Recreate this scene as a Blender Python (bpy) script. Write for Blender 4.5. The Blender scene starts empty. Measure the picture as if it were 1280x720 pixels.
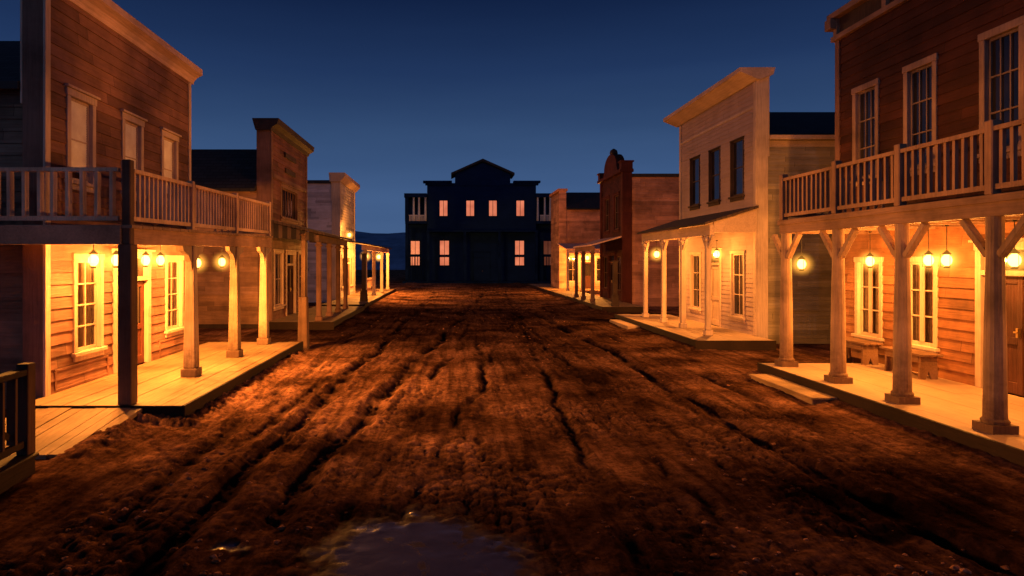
import bpy, bmesh, math, random
from mathutils import Vector, noise as mn
random.seed(7)
scene = bpy.context.scene
C = scene.collection
R = math.radians

# ------------------------------------------------------------------ helpers
class MB:
    """collects shapes, then links them as one mesh object"""
    def __init__(s): s.v = []; s.f = []
    def add(s, vs, fs):
        o = len(s.v); s.v += [tuple(v) for v in vs]; s.f += [tuple(i + o for i in f) for f in fs]
    def box(s, x0, x1, y0, y1, z0, z1):
        x0, x1 = min(x0, x1), max(x0, x1); y0, y1 = min(y0, y1), max(y0, y1); z0, z1 = min(z0, z1), max(z0, z1)
        s.add([(x0,y0,z0),(x1,y0,z0),(x1,y1,z0),(x0,y1,z0),(x0,y0,z1),(x1,y0,z1),(x1,y1,z1),(x0,y1,z1)],
              [(3,2,1,0),(4,5,6,7),(0,1,5,4),(1,2,6,5),(2,3,7,6),(3,0,4,7)])
    def quad(s, a, b, c, d, n=None):
        vs = [Vector(a), Vector(b), Vector(c), Vector(d)]
        if n is not None and (vs[1]-vs[0]).cross(vs[2]-vs[0]).dot(Vector(n)) < 0: vs.reverse()
        s.add(vs, [(0,1,2,3)])
    def prism(s, prof, ax, a, b):
        """closed polygon prof (two coordinates) extruded along axis ax from a to b; the two other axes keep x,y,z order"""
        n = len(prof)
        def p(q, t):
            return {'x': (t, q[0], q[1]), 'y': (q[0], t, q[1]), 'z': (q[0], q[1], t)}[ax]
        vs = [p(q, a) for q in prof] + [p(q, b) for q in prof]
        s.add(vs, [tuple(range(n))[::-1], tuple(range(n, 2*n))] + [(i, (i+1) % n, n+(i+1) % n, n+i) for i in range(n)])
    def bar(s, p, q, w, h, up=(0,0,1)):
        """rectangular beam from p to q"""
        p = Vector(p); q = Vector(q); d = (q-p).normalized(); u = Vector(up)
        if abs(d.dot(u)) > .99: u = Vector((1,0,0))
        a = d.cross(u).normalized()*w/2; b = a.cross(d).normalized()*h/2
        vs = [p-a-b, p+a-b, p+a+b, p-a+b, q-a-b, q+a-b, q+a+b, q-a+b]
        s.add(vs, [(3,2,1,0),(4,5,6,7),(0,1,5,4),(1,2,6,5),(2,3,7,6),(3,0,4,7)])
    def lathe(s, x, y, prof, n=14, cap=True):
        vs = []; fs = []
        for r, z in prof:
            for k in range(n):
                t = 2*math.pi*k/n; vs.append((x+r*math.cos(t), y+r*math.sin(t), z))
        for i in range(len(prof)-1):
            for k in range(n):
                fs.append((i*n+k, i*n+(k+1) % n, (i+1)*n+(k+1) % n, (i+1)*n+k))
        if cap:
            fs.append(tuple(range(n))[::-1]); fs.append(tuple((len(prof)-1)*n+k for k in range(n)))
        s.add(vs, fs)
    def build(s, name, m, parent=None, bev=0, smooth=False):
        me = bpy.data.meshes.new(name)
        off = Vector((0,0,0)); p = parent
        while p: off = off + p.location; p = p.parent
        me.from_pydata([tuple(Vector(v)-off) for v in s.v], [], s.f)
        me.materials.append(m)
        if bev:
            bm = bmesh.new(); bm.from_mesh(me)
            bmesh.ops.bevel(bm, geom=bm.edges[:], offset=bev, segments=1, affect='EDGES', clamp_overlap=True)
            bm.to_mesh(me); bm.free()
        if smooth:
            for q in me.polygons: q.use_smooth = True
        o = bpy.data.objects.new(name, me); C.objects.link(o); o.parent = parent
        return o

def thing(name, label, cat, loc, group=None):
    o = bpy.data.objects.new(name, None); C.objects.link(o); o.location = loc
    o['label'] = label; o['category'] = cat
    if group: o['group'] = group
    return o
def dup(root, loc, label, group=None):
    r = root.copy(); C.objects.link(r); r.location = loc; r['label'] = label
    if group: r['group'] = group
    for ch in list(root.children):
        c = ch.copy(); C.objects.link(c); c.parent = r
        for g in list(ch.children):
            d = g.copy(); C.objects.link(d); d.parent = c
    return r

# ------------------------------------------------------------------ materials
def newmat(name):
    m = bpy.data.materials.new(name); m.use_nodes = True
    nt = m.node_tree; nt.nodes.clear()
    out = nt.nodes.new('ShaderNodeOutputMaterial')
    return m, nt, out
def N(nt, t, **kw):
    n = nt.nodes.new('ShaderNode'+t)
    for k, v in kw.items():
        if k.startswith('i_'):
            key = k[2:]; key = int(key) if key.isdigit() else key.replace('_', ' ')
            n.inputs[key].default_value = v
        else: setattr(n, k, v)
    return n
def mixc(nt, f, a, b, mode='MIX'):
    n = nt.nodes.new('ShaderNodeMix'); n.data_type = 'RGBA'; n.blend_type = mode
    for key, val in ((0, f), (6, a), (7, b)):
        if hasattr(val, 'is_linked'): nt.links.new(val, n.inputs[key])
        elif key == 0: n.inputs[0].default_value = val
        else: n.inputs[key].default_value = (*val, 1) if len(val) == 3 else val
    return n.outputs[2]
def ramp(nt, fac, stops):
    n = nt.nodes.new('ShaderNodeValToRGB'); e = n.color_ramp.elements
    while len(e) < len(stops): e.new(.5)
    for k, (p, c) in enumerate(stops):
        e[k].position = p; e[k].color = (*c, 1) if not isinstance(c, (int, float)) else (c, c, c, 1)
    nt.links.new(fac, n.inputs[0]); return n.outputs[0]

def wood(name, col, axis='z', rough=.75, pitch=None, z0=0., var=.25, wear=.35, worn=None, bump=.5, length=2.6, grime=.55, tone=(.62, 1.15), spec=.14, splash=False):
    """painted or bare timber: grain along axis, board-to-board tone, worn flecks and grime"""
    m, nt, out = newmat(name); L = nt.links.new
    tc = N(nt, 'TexCoord'); sep = N(nt, 'SeparateXYZ'); L(tc.outputs['Object'], sep.inputs[0])
    sc = {'x': (.5, 9, 9), 'y': (9, .5, 9), 'z': (9, 9, .5)}[axis]
    mp = N(nt, 'Mapping'); mp.inputs['Scale'].default_value = sc; L(tc.outputs['Object'], mp.inputs[0])
    gr = N(nt, 'TexNoise', i_Scale=3.2, i_Detail=7., i_Roughness=.65); L(mp.outputs[0], gr.inputs['Vector'])
    big = N(nt, 'TexNoise', i_Scale=.9, i_Detail=5., i_Roughness=.6); L(tc.outputs['Object'], big.inputs['Vector'])
    dark = tuple(c*(1-var) for c in col); light = tuple(min(1, c*(1+var*.6)) for c in col)
    c = ramp(nt, gr.outputs['Fac'], [(.3, dark), (.72, light)])
    if pitch:
        def q(sock, div, add=0.):
            a = N(nt, 'Math', operation='ADD', i_1=add); L(sock, a.inputs[0])
            b = N(nt, 'Math', operation='DIVIDE', i_1=div); L(a.outputs[0], b.inputs[0])
            f = N(nt, 'Math', operation='FLOOR'); L(b.outputs[0], f.inputs[0]); return f.outputs[0]
        row = q(sep.outputs['Z'], pitch, -z0)
        wn1 = N(nt, 'TexWhiteNoise', noise_dimensions='1D'); L(row, wn1.inputs['W'])
        ma = N(nt, 'Math', operation='MULTIPLY_ADD', i_1=length); L(wn1.outputs['Value'], ma.inputs[0])
        al = sep.outputs['Y' if axis == 'y' else 'X']; L(al, ma.inputs[2])
        d = N(nt, 'Math', operation='DIVIDE', i_1=length); L(ma.outputs[0], d.inputs[0])
        fl = N(nt, 'Math', operation='FLOOR'); L(d.outputs[0], fl.inputs[0])
        cmb = N(nt, 'CombineXYZ'); L(row, cmb.inputs[0]); L(fl.outputs[0], cmb.inputs[1])
        wn = N(nt, 'TexWhiteNoise', noise_dimensions='2D'); L(cmb.outputs[0], wn.inputs['Vector'])
        t = ramp(nt, wn.outputs['Value'], [(0, tone[0]), (1, tone[1])])
        c = mixc(nt, 1., c, t, 'MULTIPLY')
        fr = N(nt, 'Math', operation='FRACT'); L(d.outputs[0], fr.inputs[0])
        j = N(nt, 'Math', operation='LESS_THAN', i_1=.0035); L(fr.outputs[0], j.inputs[0])
        c = mixc(nt, j.outputs[0], c, tuple(x*.25 for x in col))
    worn = worn or tuple(.55*x+.05 for x in col)
    ws = ramp(nt, gr.outputs['Fac'], [(.60, 0.), (.70, wear)])
    c = mixc(nt, ws, c, worn)
    gm = ramp(nt, big.outputs['Fac'], [(.32, 1-grime), (.62, 1.)])
    c = mixc(nt, 1., c, gm, 'MULTIPLY')
    if splash:
        sz = N(nt, 'SeparateXYZ'); L(tc.outputs['Object'], sz.inputs[0])
        fn = N(nt, 'TexNoise', i_Scale=11., i_Detail=6., i_Roughness=.7); L(tc.outputs['Object'], fn.inputs['Vector'])
        h = N(nt, 'Math', operation='MULTIPLY_ADD', i_1=-.85, i_2=1.62); L(fn.outputs['Fac'], h.inputs[0])
        h2 = N(nt, 'Math', operation='SUBTRACT'); L(h.outputs[0], h2.inputs[0]); L(sz.outputs['Z'], h2.inputs[1])
        c = mixc(nt, ramp(nt, h2.outputs[0], [(.28, 0.), (.85, .8)]), c, (.075, .036, .022))
    b = N(nt, 'BsdfPrincipled', i_Roughness=rough); b.inputs['Specular IOR Level'].default_value = spec
    L(c, b.inputs['Base Color'])
    bp = N(nt, 'Bump', i_Strength=bump, i_Distance=.02); L(gr.outputs['Fac'], bp.inputs['Height']); L(bp.outputs[0], b.inputs['Normal'])
    L(b.outputs[0], out.inputs[0]); return m

def plain(name, col, rough=.6, metal=0., scale=6., var=.3, bump=.1):
    m, nt, out = newmat(name); L = nt.links.new
    tc = N(nt, 'TexCoord'); n = N(nt, 'TexNoise', i_Scale=scale, i_Detail=6., i_Roughness=.6); L(tc.outputs['Object'], n.inputs['Vector'])
    c = ramp(nt, n.outputs['Fac'], [(.3, tuple(x*(1-var) for x in col)), (.7, tuple(min(1, x*(1+var)) for x in col))])
    b = N(nt, 'BsdfPrincipled', i_Roughness=rough, i_Metallic=metal); L(c, b.inputs['Base Color'])
    bp = N(nt, 'Bump', i_Strength=bump, i_Distance=.02); L(n.outputs['Fac'], bp.inputs['Height']); L(bp.outputs[0], b.inputs['Normal'])
    L(b.outputs[0], out.inputs[0]); return m

def shingles(name, col, axis='x'):
    """roof covering laid in courses"""
    m, nt, out = newmat(name); L = nt.links.new
    tc = N(nt, 'TexCoord'); br = N(nt, 'TexBrick', i_Scale=1.); br.inputs['Brick Width'].default_value = .35; br.inputs['Row Height'].default_value = .16
    br.inputs['Mortar Size'].default_value = .012
    mp = N(nt, 'Mapping')
    if axis == 'y': mp.inputs['Rotation'].default_value = (0, 0, R(90))
    L(tc.outputs['Object'], mp.inputs[0]); L(mp.outputs[0], br.inputs['Vector'])
    br.inputs['Color1'].default_value = (*col, 1); br.inputs['Color2'].default_value = (*[x*.6 for x in col], 1); br.inputs['Mortar'].default_value = (*[x*.2 for x in col], 1)
    b = N(nt, 'BsdfPrincipled', i_Roughness=.9); L(br.outputs['Color'], b.inputs['Base Color'])
    bp = N(nt, 'Bump', i_Strength=.5, i_Distance=.02); L(br.outputs['Fac'], bp.inputs['Height']); bp.invert = True; L(bp.outputs[0], b.inputs['Normal'])
    L(b.outputs[0], out.inputs[0]); return m

def dark_glass():
    m, nt, out = newmat('window_glass_dark'); L = nt.links.new
    tc = N(nt, 'TexCoord'); n = N(nt, 'TexNoise', i_Scale=1.6, i_Detail=3.); L(tc.outputs['Object'], n.inputs['Vector'])
    b = N(nt, 'BsdfPrincipled', i_Roughness=.07); L(ramp(nt, n.outputs['Fac'], [(.3, (.006, .006, .008)), (.7, (.03, .024, .022))]), b.inputs['Base Color'])
    bp = N(nt, 'Bump', i_Strength=.06, i_Distance=.05); L(n.outputs['Fac'], bp.inputs['Height']); L(bp.outputs[0], b.inputs['Normal'])
    L(b.outputs[0], out.inputs[0]); return m
def clear_glass():
    m, nt, out = newmat('window_glass_clear'); L = nt.links.new
    t = N(nt, 'BsdfTransparent'); t.inputs[0].default_value = (.93, .94, .93, 1)
    g = N(nt, 'BsdfGlossy', i_Roughness=.04); fr = N(nt, 'Fresnel', i_IOR=1.5)
    mx = N(nt, 'MixShader'); L(fr.outputs[0], mx.inputs[0]); L(t.outputs[0], mx.inputs[1]); L(g.outputs[0], mx.inputs[2]); L(mx.outputs[0], out.inputs[0]); return m
def lit_pane(st=1.):
    m, nt, out = newmat('lamplit_blind'); L = nt.links.new
    tc = N(nt, 'TexCoord'); n = N(nt, 'TexNoise', i_Scale=.8, i_Detail=3.); L(tc.outputs['Object'], n.inputs['Vector'])
    e = N(nt, 'Emission', i_Strength=st); L(ramp(nt, n.outputs['Fac'], [(.3, (.55, .125, .062)), (.7, (.83, .23, .115))]), e.inputs[0])
    b = N(nt, 'BsdfPrincipled', i_Roughness=.3); b.inputs['Base Color'].default_value = (.05, .04, .04, 1)
    a = N(nt, 'AddShader'); L(e.outputs[0], a.inputs[0]); L(b.outputs[0], a.inputs[1]); L(a.outputs[0], out.inputs[0]); return m
def globe_mat():
    m, nt, out = newmat('lantern_globe'); L = nt.links.new
    t = N(nt, 'BsdfTransparent'); e = N(nt, 'Emission', i_Strength=3.2); e.inputs[0].default_value = (1, .50, .10, 1)
    a = N(nt, 'AddShader'); L(t.outputs[0], a.inputs[0]); L(e.outputs[0], a.inputs[1]); L(a.outputs[0], out.inputs[0]); return m
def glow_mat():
    """emissive halo added as bloom round a flame: brightest at the centre, nothing at the rim"""
    m, nt, out = newmat('bloom_halo'); L = nt.links.new
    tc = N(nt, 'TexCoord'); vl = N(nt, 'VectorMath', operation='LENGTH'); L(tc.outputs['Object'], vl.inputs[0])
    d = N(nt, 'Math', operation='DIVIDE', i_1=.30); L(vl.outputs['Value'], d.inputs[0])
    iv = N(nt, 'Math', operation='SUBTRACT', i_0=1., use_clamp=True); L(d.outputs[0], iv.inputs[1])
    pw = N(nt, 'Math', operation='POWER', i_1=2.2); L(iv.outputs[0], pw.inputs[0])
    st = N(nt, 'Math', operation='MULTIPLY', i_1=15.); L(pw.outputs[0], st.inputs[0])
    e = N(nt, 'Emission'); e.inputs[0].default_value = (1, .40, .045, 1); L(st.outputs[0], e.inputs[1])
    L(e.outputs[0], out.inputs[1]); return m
def ground_mat():
    m, nt, out = newmat('rutted_mud'); L = nt.links.new
    tc = N(nt, 'TexCoord')
    n1 = N(nt, 'TexNoise', i_Scale=.55, i_Detail=8., i_Roughness=.6, i_Distortion=.4); L(tc.outputs['Object'], n1.inputs['Vector'])
    n2 = N(nt, 'TexNoise', i_Scale=9., i_Detail=10., i_Roughness=.74); L(tc.outputs['Object'], n2.inputs['Vector'])
    n3 = N(nt, 'TexNoise', i_Scale=38., i_Detail=5., i_Roughness=.65); L(tc.outputs['Object'], n3.inputs['Vector'])
    vo = N(nt, 'TexVoronoi', i_Scale=16.); L(tc.outputs['Object'], vo.inputs['Vector'])
    c = ramp(nt, n1.outputs['Fac'], [(.36, (.08, .037, .022)), (.5, (.26, .124, .074)), (.62, (.43, .212, .130))])
    c = mixc(nt, .75, c, ramp(nt, n2.outputs['Fac'], [(.36, .16), (.58, 1.2)]), 'MULTIPLY')
    c = mixc(nt, .5, c, ramp(nt, n3.outputs['Fac'], [(.35, .5), (.6, 1.15)]), 'MULTIPLY')
    sm = N(nt, 'Mapping'); sm.inputs['Scale'].default_value = (4.2, .32, 1); L(tc.outputs['Object'], sm.inputs[0])
    n4 = N(nt, 'TexNoise', i_Scale=1.3, i_Detail=7., i_Roughness=.68, i_Distortion=.5); L(sm.outputs[0], n4.inputs['Vector'])
    c = mixc(nt, .8, c, ramp(nt, n4.outputs['Fac'], [(.36, .30), (.56, 1.15)]), 'MULTIPLY')
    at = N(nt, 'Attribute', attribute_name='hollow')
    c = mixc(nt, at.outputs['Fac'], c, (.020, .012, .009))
    shd = N(nt, 'Attribute', attribute_name='painted_shade')
    c = mixc(nt, shd.outputs['Fac'], c, mixc(nt, 1., c, (.20, .195, .235), 'MULTIPLY'))  # shade painted into the mud colour through this mask
    wa = N(nt, 'Attribute', attribute_name='wet')
    nw = N(nt, 'TexNoise', i_Scale=2.1, i_Detail=9., i_Roughness=.7, i_Distortion=.6); L(tc.outputs['Object'], nw.inputs['Vector'])
    wm = N(nt, 'Math', operation='MULTIPLY_ADD', i_1=3.6, i_2=-2.05); L(nw.outputs['Fac'], wm.inputs[0])
    wb = N(nt, 'Math', operation='MULTIPLY_ADD', i_1=1.45); L(wa.outputs['Fac'], wb.inputs[0]); L(wm.outputs[0], wb.inputs[2])
    wc = N(nt, 'Math', operation='MULTIPLY', use_clamp=True); L(wb.outputs[0], wc.inputs[0]); L(wa.outputs['Fac'], wc.inputs[1])
    class wt: outputs = {'Fac': wc.outputs[0]}
    c = mixc(nt, wt.outputs['Fac'], c, (.036, .032, .046))
    b = N(nt, 'BsdfPrincipled'); L(c, b.inputs['Base Color']); L(ramp(nt, wt.outputs['Fac'], [(0, .0), (.78, .015), (1, .5)]), b.inputs['Specular IOR Level'])
    rr = ramp(nt, n2.outputs['Fac'], [(.35, .75), (.6, .97)])
    rr = mixc(nt, shd.outputs['Fac'], rr, mixc(nt, 1., rr, (.92, .92, .92), 'MULTIPLY'))
    rr = mixc(nt, wt.outputs['Fac'], rr, (.15, .15, .15)); L(rr, b.inputs['Roughness'])
    b1 = N(nt, 'Bump', i_Strength=1., i_Distance=.12); L(n2.outputs['Fac'], b1.inputs['Height'])
    b2 = N(nt, 'Bump', i_Strength=.55, i_Distance=.015); L(n3.outputs['Fac'], b2.inputs['Height']); L(b1.outputs[0], b2.inputs['Normal'])
    dr0 = N(nt, 'Math', operation='SUBTRACT', i_0=1.); L(wt.outputs['Fac'], dr0.inputs[1])
    dry = N(nt, 'Math', operation='POWER', i_1=2.2); L(dr0.outputs[0], dry.inputs[0])
    npk = N(nt, 'TexNoise', i_Scale=.7, i_Detail=5., i_Roughness=.6, i_Distortion=.8); L(tc.outputs['Object'], npk.inputs['Vector'])
    d2 = N(nt, 'Math', operation='MULTIPLY'); L(dry.outputs[0], d2.inputs[0]); L(ramp(nt, npk.outputs['Fac'], [(.42, .22), (.56, 1.)]), d2.inputs[1]); L(d2.outputs[0], b1.inputs['Strength']); L(d2.outputs[0], b2.inputs['Strength'])
    L(b2.outputs[0], b.inputs['Normal']); L(b.outputs[0], out.inputs[0]); return m

M = {
 'tan_siding': wood('tan_siding', (.31, .15, .105), 'y', pitch=.2, z0=.25, wear=.2),
 'tan_siding_side': wood('tan_siding_side', (.34, .20, .14), 'x', pitch=.2, z0=.25),
 'cream_trim': wood('cream_trim', (.66, .48, .37), 'z', wear=.25, grime=.35),
 'cream_trim_flat': wood('cream_trim_flat', (.74, .48, .37), 'y', wear=.25, grime=.35),
 'balcony_wood': wood('balcony_wood', (.52, .32, .21), 'y', wear=.4),
 'balcony_wood_x': wood('balcony_wood_x', (.42, .28, .19), 'x', wear=.4),
 'rail_wood': wood('rail_wood', (.85, .58, .40), 'z', wear=.4),
 'floor_boards': wood('floor_boards', (.30, .20, .115), 'y', var=.3, wear=.5, grime=.45),
 'sandy_boards': wood('sandy_boards', (.40, .28, .19), 'y', var=.15, wear=.2, grime=.25, bump=.2),
 'post_wood': wood('post_wood', (.46, .34, .24), 'z', wear=.4, splash=True),
 'dark_post': wood('dark_post', (.07, .045, .035), 'z', wear=.4),
 'old_wood': wood('old_wood', (.17, .10, .07), 'z', wear=.4),
 'dark_red_wood': wood('dark_red_wood', (.09, .045, .03), 'z', wear=.4),
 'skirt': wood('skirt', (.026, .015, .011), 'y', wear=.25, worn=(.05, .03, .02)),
 'old_wood_x': wood('old_wood_x', (.16, .10, .07), 'x', wear=.4),
 'old_wood_y': wood('old_wood_y', (.17, .10, .07), 'y', wear=.4),
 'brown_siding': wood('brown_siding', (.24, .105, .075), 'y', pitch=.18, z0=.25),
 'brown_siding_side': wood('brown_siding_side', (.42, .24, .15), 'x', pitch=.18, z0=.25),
 'round_post': wood('round_post', (.45, .30, .20), 'z', wear=.4, bump=.6, grime=.6, splash=True),
 'red_rail': wood('red_rail', (.38, .23, .165), 'z', wear=.4),
 'red_trim_y': wood('red_trim_y', (.33, .20, .14), 'y', wear=.3),
 'red_trim': wood('red_trim', (.40, .26, .20), 'z', wear=.3),
 'muntin': wood('muntin', (.26, .18, .15), 'z', wear=.2),
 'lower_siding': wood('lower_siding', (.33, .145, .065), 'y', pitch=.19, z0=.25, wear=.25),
 'brown_trim': wood('brown_trim', (.25, .135, .10), 'z'),
 'dark_cornice': wood('dark_cornice', (.05, .035, .035), 'y'),
 'white_siding': wood('white_siding', (.60, .52, .46), 'y', pitch=.16, z0=.25, wear=.15, grime=.3),
 'white_siding_side': wood('white_siding_side', (.60, .55, .60), 'x', pitch=.16, z0=.25, wear=.15, grime=.3),
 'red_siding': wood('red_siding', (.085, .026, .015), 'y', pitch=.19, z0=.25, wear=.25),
 'cream_siding': wood('cream_siding', (.40, .295, .27), 'y', pitch=.14, z0=.25, wear=.03, grime=.2, tone=(.92, 1.03), var=.1, bump=.15),
 'cream_siding_side': wood('cream_siding_side', (.36, .30, .22), 'x', pitch=.16, z0=.25, wear=.15, grime=.4),
 'white_trim': wood('white_trim', (.58, .44, .34), 'z', wear=.2, grime=.3),
 'white_trim_flat': wood('white_trim_flat', (.56, .40, .30), 'y', wear=.2, grime=.3),
 'brick_paint': wood('brick_paint', (.075, .022, .016), 'y', pitch=.12, z0=.25, length=.3),
 'brick_paint_side': wood('brick_paint_side', (.085, .020, .014), 'z', wear=.2),
 'tan_board_side': wood('tan_board_side', (.64, .31, .19), 'x', pitch=.2, z0=.25),
 'tan_board': wood('tan_board', (.45, .25, .16), 'y', pitch=.2, z0=.25),
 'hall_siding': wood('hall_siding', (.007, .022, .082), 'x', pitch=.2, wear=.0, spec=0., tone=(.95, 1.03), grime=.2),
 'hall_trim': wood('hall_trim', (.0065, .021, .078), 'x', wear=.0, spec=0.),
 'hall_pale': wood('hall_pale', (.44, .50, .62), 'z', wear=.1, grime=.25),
 'door_brown': wood('door_brown', (.16, .055, .035), 'z', wear=.2),
 'door_dark': wood('door_dark', (.09, .035, .025), 'z', wear=.2),
 'bench_wood': wood('bench_wood', (.22, .125, .075), 'y', wear=.5),
 'shingle_x': shingles('shingle_x', (.035, .033, .036), 'x'),
 'shingle_y': shingles('shingle_y', (.07, .042, .032), 'y'),
 'glass': dark_glass(), 'clear': clear_glass(), 'lit': lit_pane(), 'lit_dim': lit_pane(.16), 'globe': globe_mat(), 'glow': glow_mat(),
 'curtain': plain('curtain_cloth', (.36, .25, .17), .9, 0, 9., .25),
 'blind': plain('blind_cloth', (.93, .80, .72), .9, 0, 3., .2),
 'iron': plain('black_iron', (.025, .022, .02), .55, .6, 20., .4),
 'brass': plain('dull_brass', (.45, .30, .12), .4, .9, 20., .3),
 'ground': ground_mat(),
 'hill': plain('hill_haze_blue', (.20, .28, .40), .95, 0, .12, .45, .0),  # distant haze put into the hills' blue base colour
}

# ------------------------------------------------------------------ building pieces
def siding(mb, O, U, Nn, u0, u1, z0, z1, openings=(), pitch=.2, lap=.024, top=None):
    """clapboards lapping downwards, with real openings; top(u) is not needed for square fronts"""
    O, U, Nn = Vector(O), Vector(U), Vector(Nn)
    def P(u, d, z): return O + U*u + Nn*d + Vector((0, 0, z))
    a = z0; rnd = random.Random(int(u0*131+z1*17))
    while a < z1-1e-4:
        b = min(a+pitch, z1); jit = rnd.uniform(0, .006); tilt = rnd.uniform(-.004, .004)
        def depth(z): return lap*(1-(z-a)/pitch)+.004+jit
        cuts = sorted({a, b} | {z for o in openings for z in (o[2], o[3]) if a < z < b})
        for za, zb in zip(cuts, cuts[1:]):
            mid = (za+zb)/2
            iv = [(u0, u1)]
            for o in openings:
                if o[2] < mid < o[3]:
                    nv = []
                    for s, e in iv:
                        if o[1] <= s or o[0] >= e: nv.append((s, e)); continue
                        if o[0] > s: nv.append((s, o[0]))
                        if o[1] < e: nv.append((o[1], e))
                    iv = nv
            for s, e in iv:
                ds, de = depth(za)+tilt*.0, depth(zb)
                mb.quad(P(s, ds, za), P(e, ds, za), P(e, de, zb), P(s, de, zb), Nn)
                if za == a: mb.quad(P(s, 0, za), P(e, 0, za), P(e, ds, za), P(s, ds, za), (0, 0, -1))
        a = b

def obox(mb, O, U, Nn, u0, u1, d0, d1, z0, z1):
    O, U, Nn = Vector(O), Vector(U), Vector(Nn)
    p = O+U*u0+Nn*d0; q = O+U*u1+Nn*d1
    mb.box(p.x, q.x, p.y, q.y, z0, z1)

def window(root, fr, u, z0, w, h, cols=2, rows=3, trim='white_trim', sash='white_trim', pane='glass', cas=.1, cover=None, head=True):
    """casing > sash, sill, pane (and what hangs behind it); centre u along the wall. returns the opening"""
    O, U, Nn = fr; a, b, z1 = u-w/2, u+w/2, z0+h
    m = MB()
    obox(m, *fr, a-cas, a, -.10, .045, z0, z1); obox(m, *fr, b, b+cas, -.10, .045, z0, z1)
    obox(m, *fr, a-cas-.02, b+cas+.02, -.10, .055, z1, z1+cas*1.15)
    if head: obox(m, *fr, a-cas-.06, b+cas+.06, .0, .10, z1+cas*1.15+.002, z1+cas*1.15+.045)
    win = m.build('window', M[trim], root, .006)
    m = MB(); obox(m, *fr, a-cas-.05, b+cas+.05, -.10, .095, z0-.065, z0-.002)
    obox(m, *fr, a-cas, b+cas, .0, .05, z0-.16, z0-.067)
    m.build('sill', M[trim], win, .006)
    m = MB(); t = .045; mt = .026
    d0, d1 = -.075, -.03
    obox(m, *fr, a, a+t, d0, d1, z0, z1); obox(m, *fr, b-t, b, d0, d1, z0, z1)
    obox(m, *fr, a+t, b-t, d0, d1, z0, z0+t*1.3); obox(m, *fr, a+t, b-t, d0, d1, z1-t, z1)
    zm = (z0+z1)/2
    for k in range(1, cols):
        uc = a+t+(b-a-2*t)*k/cols; ww = mt if cols < 3 and sash == trim else mt
        obox(m, *fr, uc-mt/2, uc+mt/2, d0+.01, d1-.004, z0+t*1.3, z1-t)
    us = [a+t]+[a+t+(b-a-2*t)*k/cols for k in range(1, cols)]+[b-t]
    for k in range(1, rows):
        zc = z0+t*1.3+(z1-z0-2.3*t)*k/rows; hh = mt
        for s, e in zip(us, us[1:]):
            obox(m, *fr, s+(mt/2 if s != us[0] else 0), e-(mt/2 if e != us[-1] else 0), d0+.01, d1-.004, zc-hh/2, zc+hh/2)
    m.build('sash', M[sash], win)
    m = MB(); Ov, Uv, Nv = Vector(O), Vector(U), Vector(Nn)
    def P(uu, d, z): return Ov+Uv*uu+Nv*d+Vector((0, 0, z))
    m.quad(P(a, -.058, z0), P(b, -.058, z0), P(b, -.058, z1), P(a, -.058, z1), Nn)
    m.build('pane', M['clear' if cover else pane], win)
    if cover == 'curtain':
        for s, e in ((a, a+(b-a)*.492), (b-(b-a)*.492, b)):
            m = MB(); n = 26
            for i in range(n):
                p0, p1 = s+(e-s)*i/n, s+(e-s)*(i+1)/n
                e0, e1 = -.13+.022*math.sin(i*1.3), -.13+.022*math.sin((i+1)*1.3)
                m.quad(P(p0, e0, z0), P(p1, e1, z0), P(p1, e1, z1), P(p0, e0, z1), Nn)
            m.build('curtain', M['curtain'], win, smooth=True)
        m = MB(); m.quad(P(a-.3, -.5, z0-.2), P(b+.3, -.5, z0-.2), P(b+.3, -.5, z1+.2), P(a-.3, -.5, z1+.2), Nn)
        m.build('room_wall', M['door_dark'], win)
    if cover == 'blind':
        m = MB(); n = 30; zb = z0+h*.12
        for i in range(n):
            za, zc = zb+(z1-zb)*i/n, zb+(z1-zb)*(i+1)/n
            m.quad(P(a, -.052, za), P(b, -.052, za), P(b, -.040, zc), P(a, -.040, zc), Nn)
        m.build('blind', M['blind'], win)
        m = MB(); m.quad(P(a, -.2, z0), P(b, -.2, z0), P(b, -.2, z1), P(a, -.2, z1), Nn)
        m.build('room_wall', M['door_dark'], win)
    return (a-.002, b+.002, z0, z1)

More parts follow.
